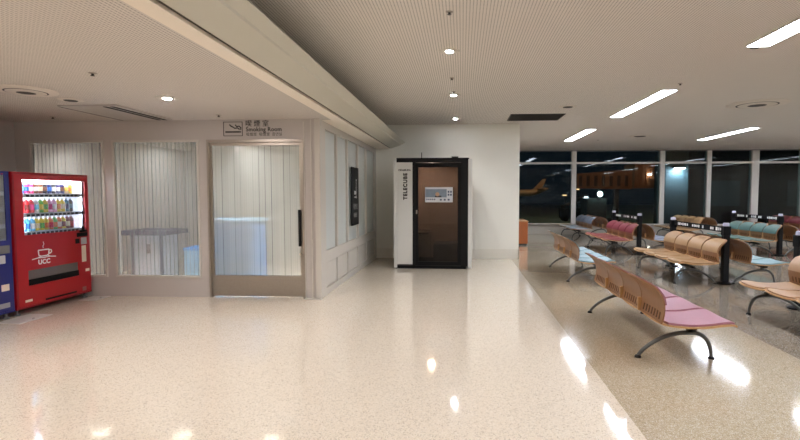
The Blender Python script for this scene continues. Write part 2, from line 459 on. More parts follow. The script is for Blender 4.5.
# ------------------------------------------------------------------ window wall
LOW = .41
struct('wall_window_low', MB().box(XK, XR, YW, YW+.2, 0, LOW), mat('pale low wall', (196, 190, 178), .5), 'low cream wall under the tall windows', 'wall')
struct('trim_sill', MB().box(XK, XR, YW-.16, YW+.1, LOW-.03, LOW+.012), M_FRAME, 'pale sill along the foot of the tall windows', 'trim')
struct('trim_header', MB().box(XK, XR, YW-.02, YW+.2, ZR-.03, ZR+.02), mat('grey window head', (120, 112, 112), .5), 'grey head rail along the top of the tall windows', 'trim')
mull = [(XK, .06), (4.25, .17), (7.52, .17), (9.22, .15), (10.88, .25), (12.6, .15), (14.3, .17), (XR, .06)]
for i, (x, w) in enumerate(mull[1:-1]):
    struct('trim_mullion_%d' % (i+1), MB().box(x-w/2, x+w/2, YW-.06, YW+.14, LOW+.012, ZR-.03), M_ALU, 'grey upright window mullion, ' + ['first from the phone booth wall', 'second from the phone booth wall', 'third from the phone booth wall', 'the widest of the row', 'beyond the widest one', 'the last before the far wall'][i], 'mullion')
for i in range(len(mull)-1):
    a = mull[i][0] + mull[i][1]/2; c = mull[i+1][0] - mull[i+1][1]/2
    r = struct_empty('window_%d' % (i+8), 'tall dark window bay onto the airfield, ' + ['beside the cream wall end', 'with the boarding bridge outside', 'with the lamp outside', 'just before the widest mullion', 'just past the widest mullion', 'second past the widest mullion', 'at the far end of the seating'][i], 'window')
    part('transom', MB().box(a, c, YW-.04, YW+.1, 2.69, 2.76), M_ALU, r)
    part('pane', MB().box(a, c, YW+.03, YW+.042, LOW+.012, 2.69), M_WINGLASS, r)
    part('upper_pane', MB().box(a, c, YW+.03, YW+.042, 2.76, ZR-.03), M_WINGLASS, r)

# wooden cabinet at the end of the wall
M_CAB = wood_material('orange wood laminate', (176, 100, 52), (150, 82, 40), .35, 5)
t = thing('wooden_cabinet', 'small orange wood cabinet against the end of the cream wall', 'cabinet', (XK+.012, 14.6, 0))
part('body', MB().box(.0, .62, 0, 1.2, .05, .71), M_CAB, t)
part('top', MB().box(.0, .64, -.02, 1.22, .71, .74, .006), wood_material('pale wood top', (190, 150, 110), (170, 128, 90)), t)
part('plinth', MB().box(.0, .6, .02, 1.18, 0, .05), M_DARKINK, t)

# ------------------------------------------------------------------ ceiling fixtures
def fluorescent(x, yc, label, L=2.7, w=.235):
    t = thing('fluorescent_light', label, 'ceiling light', (x, yc, ZR), 0, 'fluorescent ceiling lights')
    b = MB()
    b.box(-w/2-.02, -w/2, -L/2-.03, L/2+.03, -.012, 0).box(w/2, w/2+.02, -L/2-.03, L/2+.03, -.012, 0)
    b.box(-w/2, w/2, -L/2-.03, -L/2, -.012, 0).box(-w/2, w/2, L/2, L/2+.03, -.012, 0)
    part('frame', b, M_RING, t)
    part('diffuser', MB().box(-w/2, w/2, -L/2, L/2, -.009, -.001), M_FLUOR, t)
    part('clip', MB().box(-.04, .04, L/2+.03, L/2+.07, -.015, 0), M_VENTD, t)
rows = [('nearest the windows', 13.92), ('over the middle benches', 9.28), ('over the front benches', 4.32), ('before the front benches', -.4)]
colsx = [('row by the phone booth', 3.28), ('second row from the booth', 7.28), ('third row from the booth', 11.2), ('row by the far wall', 14.8)]
for cn, x in colsx:
    for rn, y in rows:
        fluorescent(x, y, 'long fluorescent light, %s, %s' % (cn, rn))
def downlight(x, y, z, label):
    t = thing('downlight', label, 'downlight', (x, y, z), 0, 'round ceiling downlights')
    bm = MB(); n = 24
    bm.lathe([(.085, -.008), (.115, -.005), (.12, 0)], (0,0,0), n)
    part('trim_ring', bm, M_RING, t, True)
    sp = bpy.data.lights.new('downlight_beam', 'SPOT'); sp.energy = (29 if z > 3 else 21) * (.6 if y > 10 else 1.15 if y > 2 else .6); sp.color = (1, .975, .96)
    sp.spot_size = math.radians(112); sp.spot_blend = .7; sp.shadow_soft_size = .04
    so = bpy.data.objects.new('downlight_beam', sp); COL.objects.link(so); so.parent = t; so.location = (0, 0, -.03)
    part('lamp', MB().lathe([(.04, -.012), (.046, -.006)], (0,0,0), n), M_DOWN if z > 3 else M_DOWNL, t)
for i, y in enumerate((5.65, 8.12, 10.65, 3.1, .6, -1.9)):
    downlight(-.15, y, ZR, 'round downlight in the high ceiling before the phone booth, ' + ['third from the booth', 'second from the booth', 'closest above the booth', 'fourth from the booth', 'fifth from the booth', 'sixth from the booth'][i])
for i, (x, y) in enumerate(((-3.35, 5.32), (-3.35, 2.6), (-3.35, -.2), (-5.4, 2.6), (-5.4, -.2), (-3.35, -3), (-5.4, -3))):
    downlight(x, y, ZL, 'round downlight in the low ceiling, ' + ['before the sliding door', 'second from the sliding door', 'third from the sliding door', 'before the blue vending machine', 'second from the blue vending machine', 'fourth from the sliding door', 'third from the blue vending machine'][i])
def diffuser(x, y, z, r, label):
    t = thing('ceiling_air_diffuser', label, 'air diffuser', (x, y, z), 0, 'round ceiling air diffusers')
    part('outer_ring', MB().lathe([(r*.9, -.02), (r, -.006), (r, 0)], (0,0,0), 32), M_VENT, t, True)
    part('throat', MB().lathe([(r*.66, -.021), (r*.68, -.02)], (0,0,0), 32), M_VENTD, t)
    part('inner_ring', MB().lathe([(r*.36, -.03), (r*.62, -.024), (r*.62, -.021)], (0,0,0), 32), M_VENT, t, True)
    part('cap', MB().lathe([(r*.22, -.034), (r*.3, -.03)], (0,0,0), 32), M_VENTD, t)
diffuser(-4.58, 4.83, ZL, .28, 'round ceiling air diffuser in the low ceiling above the vending machines')
diffuser(5.4, 9.28, ZR, .5, 'large round ceiling air diffuser above the tan benches')
def disc(name, x, y, z, r, label, cat, group=None, m=None, h=.03):
    t = thing(name, label, cat, (x, y, z), 0, group)
    part('cover', MB().lathe([(r*.7, -h), (r, -h*.4), (r, 0)], (0,0,0), 24), m or M_VENT, t, True)
    part('grille', MB().lathe([(r*.5, -h-.004), (r*.55, -h)], (0,0,0), 24), M_VENTD if m is None else m, t)
disc('ceiling_speaker', -4.53, 5.35, ZL, .13, 'flat round ceiling speaker beside the square air unit', 'ceiling speaker', None, None, .01)
disc('ceiling_speaker', 1.99, 9.32, ZR, .17, 'flat round ceiling speaker near the dark slot vent', 'ceiling speaker', None, None, .012)
disc('ceiling_speaker', 5.05, 14.14, ZR, .3, 'flat round ceiling speaker close to the windows', 'ceiling speaker', None, None, .012)
def sprinkler(x, y, z, label):
    t = thing('ceiling_sprinkler', label, 'sprinkler', (x, y, z), 0, 'ceiling sprinkler heads')
    part('escutcheon', MB().lathe([(.022, -.008), (.036, -.003), (.036, 0)], (0,0,0), 16), M_STEEL, t, True)
    part('nozzle', MB().lathe([(.018, -.026), (.018, -.022), (.008, -.021), (.012, -.008)], (0,0,0), 14), M_VENTD, t)
for x, y, z, l in ((-.12, 4.45, ZR, 'small sprinkler head on the high ceiling, furthest before the phone booth'), (-.15, 6.94, ZR, 'small sprinkler head on the high ceiling between two downlights'), (-.14, 7.85, ZR, 'small sprinkler head touching the second downlight from the booth'), (-3.33, 4.19, ZL, 'small sprinkler head on the low ceiling amid the perforated boards'), (-5.79, 6.51, ZL, 'small sprinkler head on the low ceiling above the red vending machine'), (-3.36, 6.5, ZL, 'small sprinkler head on the low ceiling before the smoking sign'), (3.25, 7.5, ZR, 'small sprinkler head by the near end of a fluorescent light'), (4.15, 15.1, ZR, 'small sprinkler head on the high ceiling close to the windows')):
    sprinkler(x, y, z, l)
t = thing('slot_vent', 'dark rectangular slot vent in the high ceiling beside the booth wall', 'vent', (1.56, 10.54, ZR))
b = MB().box(-.56, .56, -.42, -.4, -.015, 0).box(-.56, .56, .4, .42, -.015, 0).box(-.56, -.54, -.4, .4, -.015, 0).box(.54, .56, -.4, .4, -.015, 0)
part('frame', b, M_VENTD, t)
part('throat', MB().box(-.54, .54, -.4, .4, -.004, -.001), M_MATTBLACK, t)
b = MB()
for k in range(9): b.box(-.54, .54, -.37+k*.09, -.345+k*.09, -.014, -.004)
part('louvre', b, M_VENTD, t)
t = thing('ceiling_air_conditioner', 'square ceiling air unit with two dark slots above the vending machine', 'air conditioner', (-4.6, 6.22, ZL))
part('panel', MB().box(-.36, .4, -.58, .56, -.02, 0, .006), mat('air unit panel', (180, 174, 168), .5), t)
part('slot', MB().box(.2, .25, -.54, .53, -.024, -.02), M_MATTBLACK, t)
part('slot', MB().box(.29, .34, -.54, .53, -.024, -.02), M_MATTBLACK, t)
part('edge_seam', MB().box(-.352, -.335, -.57, .55, -.022, -.02), M_VENTD, t)

# ------------------------------------------------------------------ phone booth
BX0, BX1, BY0, BY1, BZ = -1.41, .205, 9.88, 11.15, 2.29
M_BOOTH = mat('white booth panel', (212, 212, 208), .4, noise=.02); M_INW = mat('brown felt lining', (158, 140, 130), .9, noise=.12, nscale=60)
t = thing('phone_booth', 'black and white soundproof booth with a glass door against the cream wall', 'booth', ((BX0+BX1)/2, BY0, 0))
X = lambda x: x - (BX0+BX1)/2
def bx(x0, x1, y0, y1, z0, z1, bev=0.0): return MB().box(X(x0), X(x1), y0, y1, z0, z1, bev)
DEP = BY1-BY0
part('side_panel', bx(BX0, BX0+.06, .02, DEP, .04, BZ-.02, .008), M_BOOTH, t)
part('side_panel', bx(BX1-.06, BX1, .02, DEP, .04, BZ-.02, .008), M_BOOTH, t)
part('corner_strip', bx(BX0, BX0+.065, -.01, .02, .02, BZ-.03), M_BOOTH, t)
part('corner_strip', bx(.125, BX1, -.005, .02, .02, BZ-.03), M_BOOTH, t)
part('rear_panel', bx(BX0+.06, BX1-.06, DEP-.05, DEP, .04, BZ-.02), M_INW, t)
part('roof', bx(BX0+.06, BX1-.06, .06, DEP, BZ-.07, BZ), M_MATTBLACK, t)
part('base', bx(BX0+.03, BX1-.12, 0, DEP-.02, 0, .06), M_MATTBLACK, t)
part('header', bx(BX0+.06, .125, -.012, .06, 2.2, BZ), M_BLACK, t)
part('front_panel', bx(BX0+.07, -1.02, -.006, .05, .09, 2.2), M_BOOTH, t, label='white upright panel with booth name')
b = bx(-1.02, -.955, -.014, .05, .06, 2.2); b.box(X(-.02), X(.125), -.014, .05, .06, 2.2)
part('door_jamb', b, M_BLACK, t)
dd = bx(-.955, -.90, -.02, .03, .07, 2.19); dd.box(X(-.09), X(-.02), -.02, .03, .07, 2.19); dd.box(X(-.90), X(-.09), -.02, .03, 2.1, 2.19); dd.box(X(-.90), X(-.09), -.02, .03, .07, .15)
do = part('door', dd, M_MATTBLACK, t)
part('door_glass', bx(-.90, -.09, 0, .01, .15, 2.1), M_DOORGLASS, do)
part('door_handle', bx(-.945, -.92, -.06, -.02, 1.14, 1.22, .005), M_STEEL, do)
part('floor_mat', bx(BX0+.06, BX1-.06, .05, DEP-.05, .06, .075), mat('booth carpet', (70, 68, 66), .9), t)
part('inner_lining', bx(BX0+.06, BX0+.1, .06, DEP-.05, .075, BZ-.07), M_INW, t)
part('inner_lining', bx(BX1-.1, BX1-.06, .06, DEP-.05, .075, BZ-.07), M_INW, t)
part('desk', bx(BX0+.1, -.72, .3, DEP-.06, .70, .735), wood_material('booth desk wood', (92, 66, 46), (70, 50, 34)), t)
part('seat', bx(-.62, BX1-.1, .55, DEP-.06, .075, .46, .02), mat('grey booth seat', (92, 90, 92), .8), t)
part('lining_seam', bx(-.74, -.732, DEP-.056, DEP-.05, .075, BZ-.07), M_DARKINK, t)
part('booth_lamp', bx(-.72, -.6, .5, .56, BZ-.08, BZ-.07), emission('booth lamp', (255, 232, 206), 330.0), t)
part('roof_vent', bx(-.22, -.08, .1, .3, BZ, BZ+.035), M_VENTD, t)
part('antenna', MB().tube([(X(-.84), .12, BZ-.01), (X(-.84), .12, BZ+.12)], .008, 8), M_BLACK, t)
part('sprinkler', MB().lathe([(.03, 0), (.018, .03), (.03, .05)], (X(-.14), .5, BZ), 12), M_STEEL, t)
o = lettering('TELECUBE', .108, M_DARKINK, t, (X(-1.17), -.0075, 1.43), (PI/2, -PI/2, 0), bold=.0034, spacing=1.14)
lettering('TELECUBE', .108, M_DARKINK, t, (X(-1.162), -.008, 1.434), (PI/2, -PI/2, 0), bold=.0028, spacing=1.14)
o = lettering('OKAMURA', .052, M_DARKINK, t, (X(-1.185), -.0075, 2.04), FACE_Y, align='CENTER', bold=.002)
# poster on the booth door
t = thing('poster', 'small landscape poster with blue grey photo on the booth glass door', 'poster', (-.475, BY0-.004, 1.535))
part('sheet', MB().box(-.285, .285, -.003, 0, -.155, .155), mat('pale poster paper', (196, 200, 206), .5), t)
part('photo_area', MB().box(-.28, .16, -.005, -.003, -.055, .115), mat('poster blue grey', (112, 126, 140), .5, noise=.25, nscale=14), t)
part('face_picture', MB().lathe([(.042, 0), (.038, .002)], (-.03, -.007, .01), 20, 1), mat('poster skin', (176, 140, 114), .5), t)
b = MB().box(-.08, .05, -.0065, -.005, -.055, -.02); part('picture_shoulders', b, M_DARKINK, t)
b = MB()
for k in range(5): b.box(-.26+k*.04, -.235+k*.04, -.0045, -.003, -.11, -.08)
for k in range(3): b.box(.02+k*.08, .06+k*.08, -.0045, -.003, -.12, -.085)
for k in range(2):
    for j in range(2): b.box(.18+k*.05, .215+k*.05, -.0045, -.003, -.02+j*.06, .02+j*.06)
part('printed_icons', b, mat('poster navy ink', (58, 70, 96), .5), t)

# ------------------------------------------------------------------ vending machines
M_RED = mat('red vending enamel', (168, 13, 26), .3, coat=.3); M_REDD = mat('dark red vending enamel', (132, 14, 26), .35)
M_NAVY = mat('blue vending enamel', (28, 34, 110), .3, coat=.3)
M_LIT = emission('lit display backing', (226, 234, 255), 1.1)
M_LITDIM = emission('dim display backing', (226, 206, 160), .12)
M_LED = emission('display light strip', (246, 248, 255), 14)
M_BUTTON = mat('dark price rail', (44, 46, 54), .5)
M_GREY = mat('grey plastic', (112, 112, 114), .5)
DRINKS = []
def vending(name, label, loc, W, body_m, blue):
    t = thing(name, label, 'vending machine', loc, PI/2)
    Dp, H = .72, 1.83
    wx0, wx1, wz0, wz1 = (.15, W-.06, 1.02, 1.735) if not blue else (.08, W-.06, .98, 1.78)
    b = MB()
    b.box(0, W, .34, Dp, .08, H)
    b.box(0, wx0, 0, .34, .08, H).box(wx1, W, 0, .34, .08, H).box(wx0, wx1, 0, .34, wz1, H).box(wx0, wx1, 0, .34, .6 if not blue else .08, wz0)
    if not blue:
        b.box(wx0, .18, 0, .34, .08, .6).box(W-.22, wx1, 0, .34, .08, .6).box(.18, W-.22, 0, .34, .08, .36).box(.18, W-.22, .12, .34, .36, .6)
        b.box(.18, W-.22, 0, .12, .56, .6)
    part('cabinet', b, body_m, t)
    part('door_seam', MB().box(.004, W-.004, -.006, 0, .085, .1).box(.004, .03, -.006, 0, .1, H-.004).box(.03, W-.004, -.006, 0, H-.03, H-.004), M_REDD if not blue else M_NAVY, t)
    part('light_panel', MB().box(wx0, wx1, .325, .339, wz0, wz1), M_LITDIM if blue else M_LIT, t)
    if not blue:
        part('light_strip', MB().box(wx0+.005, wx0+.025, .03, .05, wz0+.02, wz1-.02), M_LED, t)
        part('light_strip', MB().box(wx1-.025, wx1-.005, .03, .05, wz0+.02, wz1-.02), M_LED, t)
    part('light_strip', MB().box(wx0+.03, wx1-.03, .03, .05, wz1-.025, wz1-.005), M_LITDIM if blue else M_LED, t)
    part('display_lining', MB().box(wx0, wx0+.003, .012, .325, wz0, wz1).box(wx1-.003, wx1, .012, .325, wz0, wz1).box(wx0+.003, wx1-.003, .06, .325, wz1-.003, wz1), mat('white display lining', (236, 238, 244), .4), t)
    part('display_glass', MB().box(wx0, wx1, .004, .01, wz0, wz1), M_CLEAR, t)
    for fx in (.06, W-.06):
        for fy in (.06, Dp-.06):
            part('foot', MB().lathe([(.035, 0), (.035, .02), (.015, .025), (.015, .08)], (fx, fy, 0), 12), M_GREY, t)
    zs = (1.555, 1.30, 1.06) if not blue else (1.58, 1.38, 1.18, 1.0)
    for z in zs:
        s = part('shelf', MB().box(wx0, wx1, .04, .325, z-.012, z).box(wx0, wx1, .012, .04, z-.05, z-.002), mat('pale shelf', (214, 216, 222), .4), t)
        b = MB(); n = 12; x0 = .19 if not blue else .12
        for k in range(n):
            xc = x0 + (k+.5)*((W-.37)/n)
            b.box(xc-.022, xc+.022, .006, .012, z-.04, z-.015)
        part('price_button', b, M_BUTTON, s)
    return t
RVY, RW = 5.63, 1.22
VX = -5.59
red = vending('vending_machine', 'red vending machine with three lit rows of drinks', (VX, RVY, 0), RW, M_RED, False)
# fittings of the red machine
part('flap', MB().box(.182, RW-.222, .015, .022, .362, .558), mat('smoky grey flap', (104, 96, 94), .25), red)
part('chute', MB().box(.182, RW-.222, .112, .12, .362, .558), mat('pale chute', (176, 170, 166), .5), red)
part('flap_bar', MB().box(.182, RW-.222, .0, .03, .362, .44), M_MATTBLACK, red)
part('coin_slot', MB().box(RW-.24, RW-.05, -.012, 0, .925, .985, .004).box(RW-.19, RW-.06, -.014, 0, .99, 1.02, .004), M_MATTBLACK, red)
part('bill_slot', MB().box(RW-.27, RW-.2, -.01, 0, .83, .9, .004), M_BLACK, red)
part('card_reader', MB().box(RW-.17, RW-.07, -.012, 0, .81, .91, .006), mat('silver plastic', (176, 176, 180), .4), red)
part('sticker', MB().box(RW-.16, RW-.08, -.003, 0, .55, .79), mat('pale sticker', (232, 214, 196), .5), red)
part('sticker', MB().box(RW-.1, RW-.03, -.003, 0, .4, .44), MATS['pale sticker'], red)
part('sticker', MB().box(.12, .22, -.003, 0, .155, .185), MATS['pale sticker'], red)
part('sticker', MB().box(RW-.17, RW-.1, -.003, 0, .12, .18), mat('grey sticker', (150, 100, 96), .5), red)
part('toe_vent', MB().box(.42, RW-.28, -.003, 0, .12, .145), M_MATTBLACK, red)
b = MB(); y = -.002
def wl(pts, r=.008): b.tube([(p[0], y, p[1]) for p in pts], r, 8, .3, (0,1,0))
for P_, r_ in (([(.36,.80),(.37,.72),(.41,.70),(.52,.70),(.56,.72),(.57,.80)], .008), ([(.36,.80),(.57,.80)], .008),
               ([(.57,.79),(.61,.785),(.62,.76),(.6,.735),(.565,.73)], .008), ([(.24,.665),(.36,.68),(.46,.672),(.58,.68),(.7,.665)], .006),
               ([(.46,.83),(.45,.86),(.475,.89),(.46,.93)], .005), ([(.4,.70),(.36,.685)], .006), ([(.54,.70),(.58,.685)], .006)):
    wl([(.42 + (p[0]-.465)*.8, .695 + (p[1]-.665)*.82) for p in P_], r_)
part('cup_logo', b, M_WHITE, red, label='white coffee cup emblem')
lettering('UCC', .085, M_WHITE, red, (.42, -.003, .645), FACE_Y, name='lettering', align='CENTER', bold=.003, spacing=1.05)
blue = vending('vending_machine', 'dark blue vending machine cut off beside the red one', (VX, RVY-.03-1.16, 0), 1.16, M_NAVY, True)
part('sticker', MB().box(1.16-.16, 1.16-.06, -.003, 0, .36, .44), MATS['pale sticker'], blue)
part('sticker', MB().box(1.16-.2, 1.16-.06, -.003, 0, .15, .21), mat('silver plate', (150, 150, 156), .4), blue)
part('coin_slot', MB().box(1.16-.22, 1.16-.04, -.012, 0, .82, .92, .004), M_GREY, blue)
part('bill_slot', MB().box(1.16-.2, 1.16-.1, -.01, 0, .7, .8, .004), mat('pale slot plate', (190, 190, 196), .4), blue)
for k in range(4):
    part('red_mark', MB().box(1.16-.22+k*.04, 1.16-.195+k*.04, -.003, 0, 1.79, 1.82), mat('red print', (200, 40, 40), .5), blue)

CACHE = {}
def drink_meshes(kind):
    if kind not in CACHE:
        if kind == 'can':
            body = [(.024,0),(.029,.006),(.029,.104),(.023,.112)]; cap = [(.023,.112),(.022,.116),(.006,.117)]; band = (.0295,.03,.08)
        elif kind == 'bottle':
            body = [(.027,0),(.031,.006),(.031,.125),(.024,.15),(.012,.168),(.012,.176)]; cap = [(.0145,.172),(.0145,.19),(.012,.192)]; band = (.0317,.04,.11)
        else:
            body = [(.03,0),(.033,.006),(.033,.12),(.029,.14),(.014,.16),(.014,.168)]; cap = [(.017,.166),(.017,.186),(.014,.188)]; band = (.0337,.03,.1)
        CACHE[kind] = (body, cap, band)
    return CACHE[kind]
PAL = {'blue': (40,110,200), 'pink': (226,70,130), 'brown': (120,70,44), 'white': (230,228,222), 'black': (34,30,34), 'navy': (34,38,96), 'yellow': (238,206,60), 'red': (206,40,46), 'green': (120,190,80), 'pale pink': (240,170,200), 'teal': (30,110,140), 'sky blue': (110,196,232), 'orange': (236,130,50), 'maroon': (130,40,36), 'cream': (236,214,170)}
def drink(machine_loc, x, z, kind, cbody, cband, label, group, yoff=.1):
    K = 1.12 if kind == 'can' else 1.0
    body, cap, band = drink_meshes(kind)
    body = [(a*1.12, h*K) for a, h in body]; cap = [(a*1.12, h*K) for a, h in cap]; band = (band[0]*1.12, band[1]*K, band[2]*K)
    name = {'can': 'drink_can'}.get(kind, 'drink_bottle')
    key = (kind, cbody, cband)
    if key not in CACHE:
        CACHE[key] = (MB().lathe(body, (0,0,0), 14).mesh('body', mat('drink ' + cbody, PAL[cbody], .3), True),
                      MB().lathe(cap, (0,0,0), 12).mesh('lid', mat('drink ' + ('cream' if kind == 'can' else 'white'), PAL['cream' if kind == 'can' else 'white'], .3), True),
                      MB().lathe([(band[0], band[1]), (band[0], band[2])], (0,0,0), 14).mesh('wrap', mat('drink ' + cband, PAL[cband], .3), True))
    t = thing(name, label, 'drink', (machine_loc[0]-yoff, machine_loc[1]+x, machine_loc[2]+z+.001), 0, group)
    for n, me in zip(('body', 'lid', 'wrap'), CACHE[key]): link(n, me, t)
ORD = ['first', 'second', 'third', 'fourth', 'fifth', 'sixth', 'seventh', 'eighth', 'ninth', 'tenth', 'eleventh', 'twelfth']
ROWS = [
 ('top', 1.555, 'can', [('blue','sky blue'),('pink','blue'),('pink','white'),('brown','white'),('brown','cream'),('black','brown'),('navy','blue'),('black','white'),('navy','white'),('navy','brown'),('cream','yellow'),('yellow','orange')]),
 ('middle', 1.30, 'bottle', [('red','red'),('red','maroon'),('red','pink'),('white','sky blue'),('green','yellow'),('yellow','green'),('pale pink','pink'),('pale pink','white'),('yellow','orange'),('yellow','cream'),('teal','navy'),('black','teal')]),
 ('bottom', 1.06, 'carton', [('sky blue','white'),('sky blue','blue'),('sky blue','white'),('yellow','cream'),('yellow','green'),('yellow','orange'),('orange','red'),('green','orange'),('orange','cream'),('yellow','maroon'),('maroon','cream'),('maroon','red')])]
for rn, z, kind, items in ROWS:
    for k, (c1, c2) in enumerate(items):
        x = .19 + (k+.5)*((RW-.37)/12)
        noun = 'can' if kind == 'can' else 'bottle'
        drink((VX, RVY, 0), x, z, kind, c1, c2, '%s %s with %s wrap, %s from the blue machine on the %s row' % (c1, noun, c2, ORD[k], rn), 'drinks on the %s row of the red machine' % rn)
for r, z in enumerate((1.58, 1.38, 1.18, 1.0)):
    for k in range(3):
        c = [('cream','red'),('red','white'),('yellow','red'),('white','red')][(r+k) % 4]
        x = .12 + (k+9.5)*((1.16-.37)/12)
        drink((VX, RVY-1.19, 0), x, z, 'can', c[0], c[1], '%s can with %s wrap in the blue machine, %s row, %s from the red machine' % (c[0], c[1], ['top', 'second', 'third', 'lowest'][r], ['third', 'second', 'first'][k]), 'cans in the blue vending machine')
for (x, y, w, l, n) in ((-5.44, 6.73, .27, .3, 'where the red machine meets the partition'), (-5.41, 5.55, .32, .46, 'between the red and blue vending machines')):
    t = thing('mounting_plate', 'flat pale fixing plate on the floor ' + n, 'plate', (x, y, 0), 0, 'vending machine floor plates')
    part('plate', MB().box(-w/2, w/2, -l/2, l/2, 0, .006), mat('galvanised plate', (196, 190, 184), .4), t)
    part('bolt', MB().lathe([(.014, 0), (.012, .012)], (w/2-.05, 0, .006), 8), M_STEEL, t)

# ------------------------------------------------------------------ benches
M_PLYB = wood_material('brown plywood shell', (158, 114, 78), (130, 90, 56), .34, 4)
M_PLYE = wood_material('pale bent wood', (204, 162, 112), (182, 138, 90), .35, 6)
M_LEG = mat('dark grey cast leg', (98, 98, 96), .4, metal=.6)
PADS = {'pink': (160, 108, 122), 'sky blue': (130, 160, 168), 'grey blue': (128, 138, 156), 'maroon': (134, 60, 70), 'tan': (170, 136, 98), 'teal': (88, 116, 112), 'dark blue': (70, 84, 110), 'pale tan': (184, 150, 120)}
BL, PT = 2.17, 2.17/4
BACK = [(.0,.40),(.014,.45),(.024,.52),(.018,.595),(-.01,.668),(-.07,.735),(-.165,.79)]
SEAT = [(.0,.40),(.05,.388),(.14,.375),(.28,.368),(.42,.376),(.54,.394),(.61,.398),(.655,.388)]
def interp(P, t):
    n = len(P)-1; s = min(max(t*n, 0), n-1e-6); i = int(s); f_ = s-i
    p0 = P[max(i-1,0)]; p1 = P[i]; p2 = P[i+1]; p3 = P[min(i+2,n)]
    return tuple(.5*((2*b_)+(-a+c)*f_+(2*a-5*b_+4*c-d_)*f_*f_+(-a+3*b_-3*c+d_)*f_**3) for a,b_,c,d_ in zip(p0,p1,p2,p3))
def back_fn(dx=0.0, lo=0.0, inset=.008, hi=1.0):
    def fn(u, v):
        c = abs(2*u-1)
        top = hi*(1 - .16*c**5)
        t = lo + (top-lo)*v
        x, z = interp(BACK, t)
        return (x + dx + .006*(1-c*c), inset + u*(PT-2*inset), z)
    return fn
def seat_fn(dz=0.0, a=0.0, b_=1.0, inset=.006):
    def fn(u, v):
        c = abs(2*u-1)
        t = a + (b_-a)*v
        x, z = interp(SEAT, t)
        return (x - (.018*c**4 if v > .9 else 0), inset + u*(PT-2*inset), z + dz + .014*(c*c-.6))
    return fn
BM = {}
def bench_mesh(key, build):
    if key not in BM: BM[key] = build()
    return BM[key]
def leg_pts(front):
    if front: return [(.37,.245),(.43,.243),(.49,.222),(.54,.17),(.567,.10),(.578,.03),(.58,0)]
    return [(.37,.245),(.28,.24),(.18,.215),(.08,.17),(-.01,.11),(-.08,.04),(-.095,0)]
def bench(label, pad, loc, rz, legs, group='four seat waiting benches', backpad=True):
    t = thing('waiting_bench', label, 'bench', loc, rz, group)
    pm_ = mat('vinyl pad ' + pad, PADS[pad], .45, noise=.06, nscale=25, bump=.15)
    nu, nv = 34, 22
    def slots(i, j):
        return 2 <= j <= 5 and 4 <= i <= 29 and (i-4) % 4 < 2
    mb = bench_mesh('back', lambda: MB().sheet(back_fn(), nu, nv, .013, slots).mesh('backrest', M_PLYB, True))
    mp = bench_mesh(('bpad', pad), lambda: MB().sheet(back_fn(.018, .44, .02, .985), 16, 12, .016).mesh('back_pad', pm_, True))
    ms = bench_mesh('seat', lambda: MB().sheet(seat_fn(-.012), 14, 20, .014).mesh('seat', M_PLYE, True))
    mq = bench_mesh(('spad', pad), lambda: MB().sheet(seat_fn(.003, .16, .95, .03), 14, 18, .018).mesh('seat_pad', pm_, True))
    for k in range(4):
        s = link('seat', ms, t, (0, k*PT, 0)); q = link('seat_pad', mq, s)
        q['label'] = pad + ' vinyl seat pad'
        bk = link('backrest', mb, t, (0, k*PT, 0))
        link('slot_backing', bench_mesh('slotback', lambda: MB().sheet(back_fn(-.005, .07, .07, .36), 10, 4, .003).mesh('slot_backing', mat('dark slot backing', (74, 48, 32), .6), True)), bk)
        if backpad:
            q = link('back_pad', mp, bk); q['label'] = pad + ' vinyl back pad'
    mj = bench_mesh('joint', lambda: MB().tube([interp([(.16,.395),(.09,.40),(.045,.42),(.032,.46),(.03,.52),(.03,.56)], i/9) [:1] + (0,) + interp([(.16,.395),(.09,.40),(.045,.42),(.032,.46),(.03,.52),(.03,.56)], i/9)[1:] for i in range(10)], .007, 8, 1.9).box(-.02, .014, -.013, .013, .40, .53, .003).mesh('joint_bracket', M_PLYE, True))
    for k in range(1, 4): link('joint_bracket', mj, t, (-.004, k*PT, 0))
    def beam_mesh():
        b = MB().box(.345, .395, .2, BL-.1, .295, .335, .006)
        return b.mesh('crossbeam', M_BLACK)
    link('crossbeam', bench_mesh('crossbeam', beam_mesh), t)
    for ly in legs:
        for fr in (True, False):
            def lm(fr=fr):
                P = leg_pts(fr); n = 16
                pts = []
                for i in range(n+1):
                    x, z = interp(P, i/n); pts.append((x, 0, z))
                return MB().tube(pts, [.0215 - .006*i/n for i in range(n+1)], 12, 1.15).box(.345, .395, -.022, .022, .24, .296, .006).mesh('leg', M_LEG, True)
            l = link('leg', bench_mesh(('leg', fr), lm), t, (0, ly, 0))
            xx = .58 if fr else -.095
            link('foot', bench_mesh(('foot', fr), lambda: MB().lathe([(.03,0),(.03,.012),(.018,.024)], (xx,0,0), 14).mesh('foot', M_BLACK, True)), l)
    for k in range(4):
        me = bench_mesh('bracket', lambda: MB().box(.22, .52, -.02, .02, .335, .352).mesh('seat_bracket', M_BLACK))
        link('seat_bracket', me, t, (0, (k+.5)*PT, 0))
    return t
LN = (.31, 2.03)                     # legs counted from the near end
LF = (BL-.31, BL-2.03)
def toward_right(label, pad, x0, y0, **k): return bench(label, pad, (x0, y0, 0), 0, LN, **k)
def toward_left(label, pad, x0, y0, **k): return bench(label, pad, (x0, y0+BL, 0), PI, LF, **k)
toward_right('plywood bench with pink seat pads standing alone at the front', 'pink', 1.77, 4.30)
toward_right('plywood bench with pale blue seat pads behind the pink one', 'sky blue', 1.975, 8.27)
R = [4.34, 8.22, 12.25, 16.05]
C1, C2, C3 = 4.525, 7.97, 11.42
H_ = .25
toward_left('tan bench cut off at the edge of the picture, nearest on that side', 'pale tan', C1-H_, R[0])
toward_left('tan padded bench before the black belt posts, middle of the room', 'tan', C1-H_, R[1])
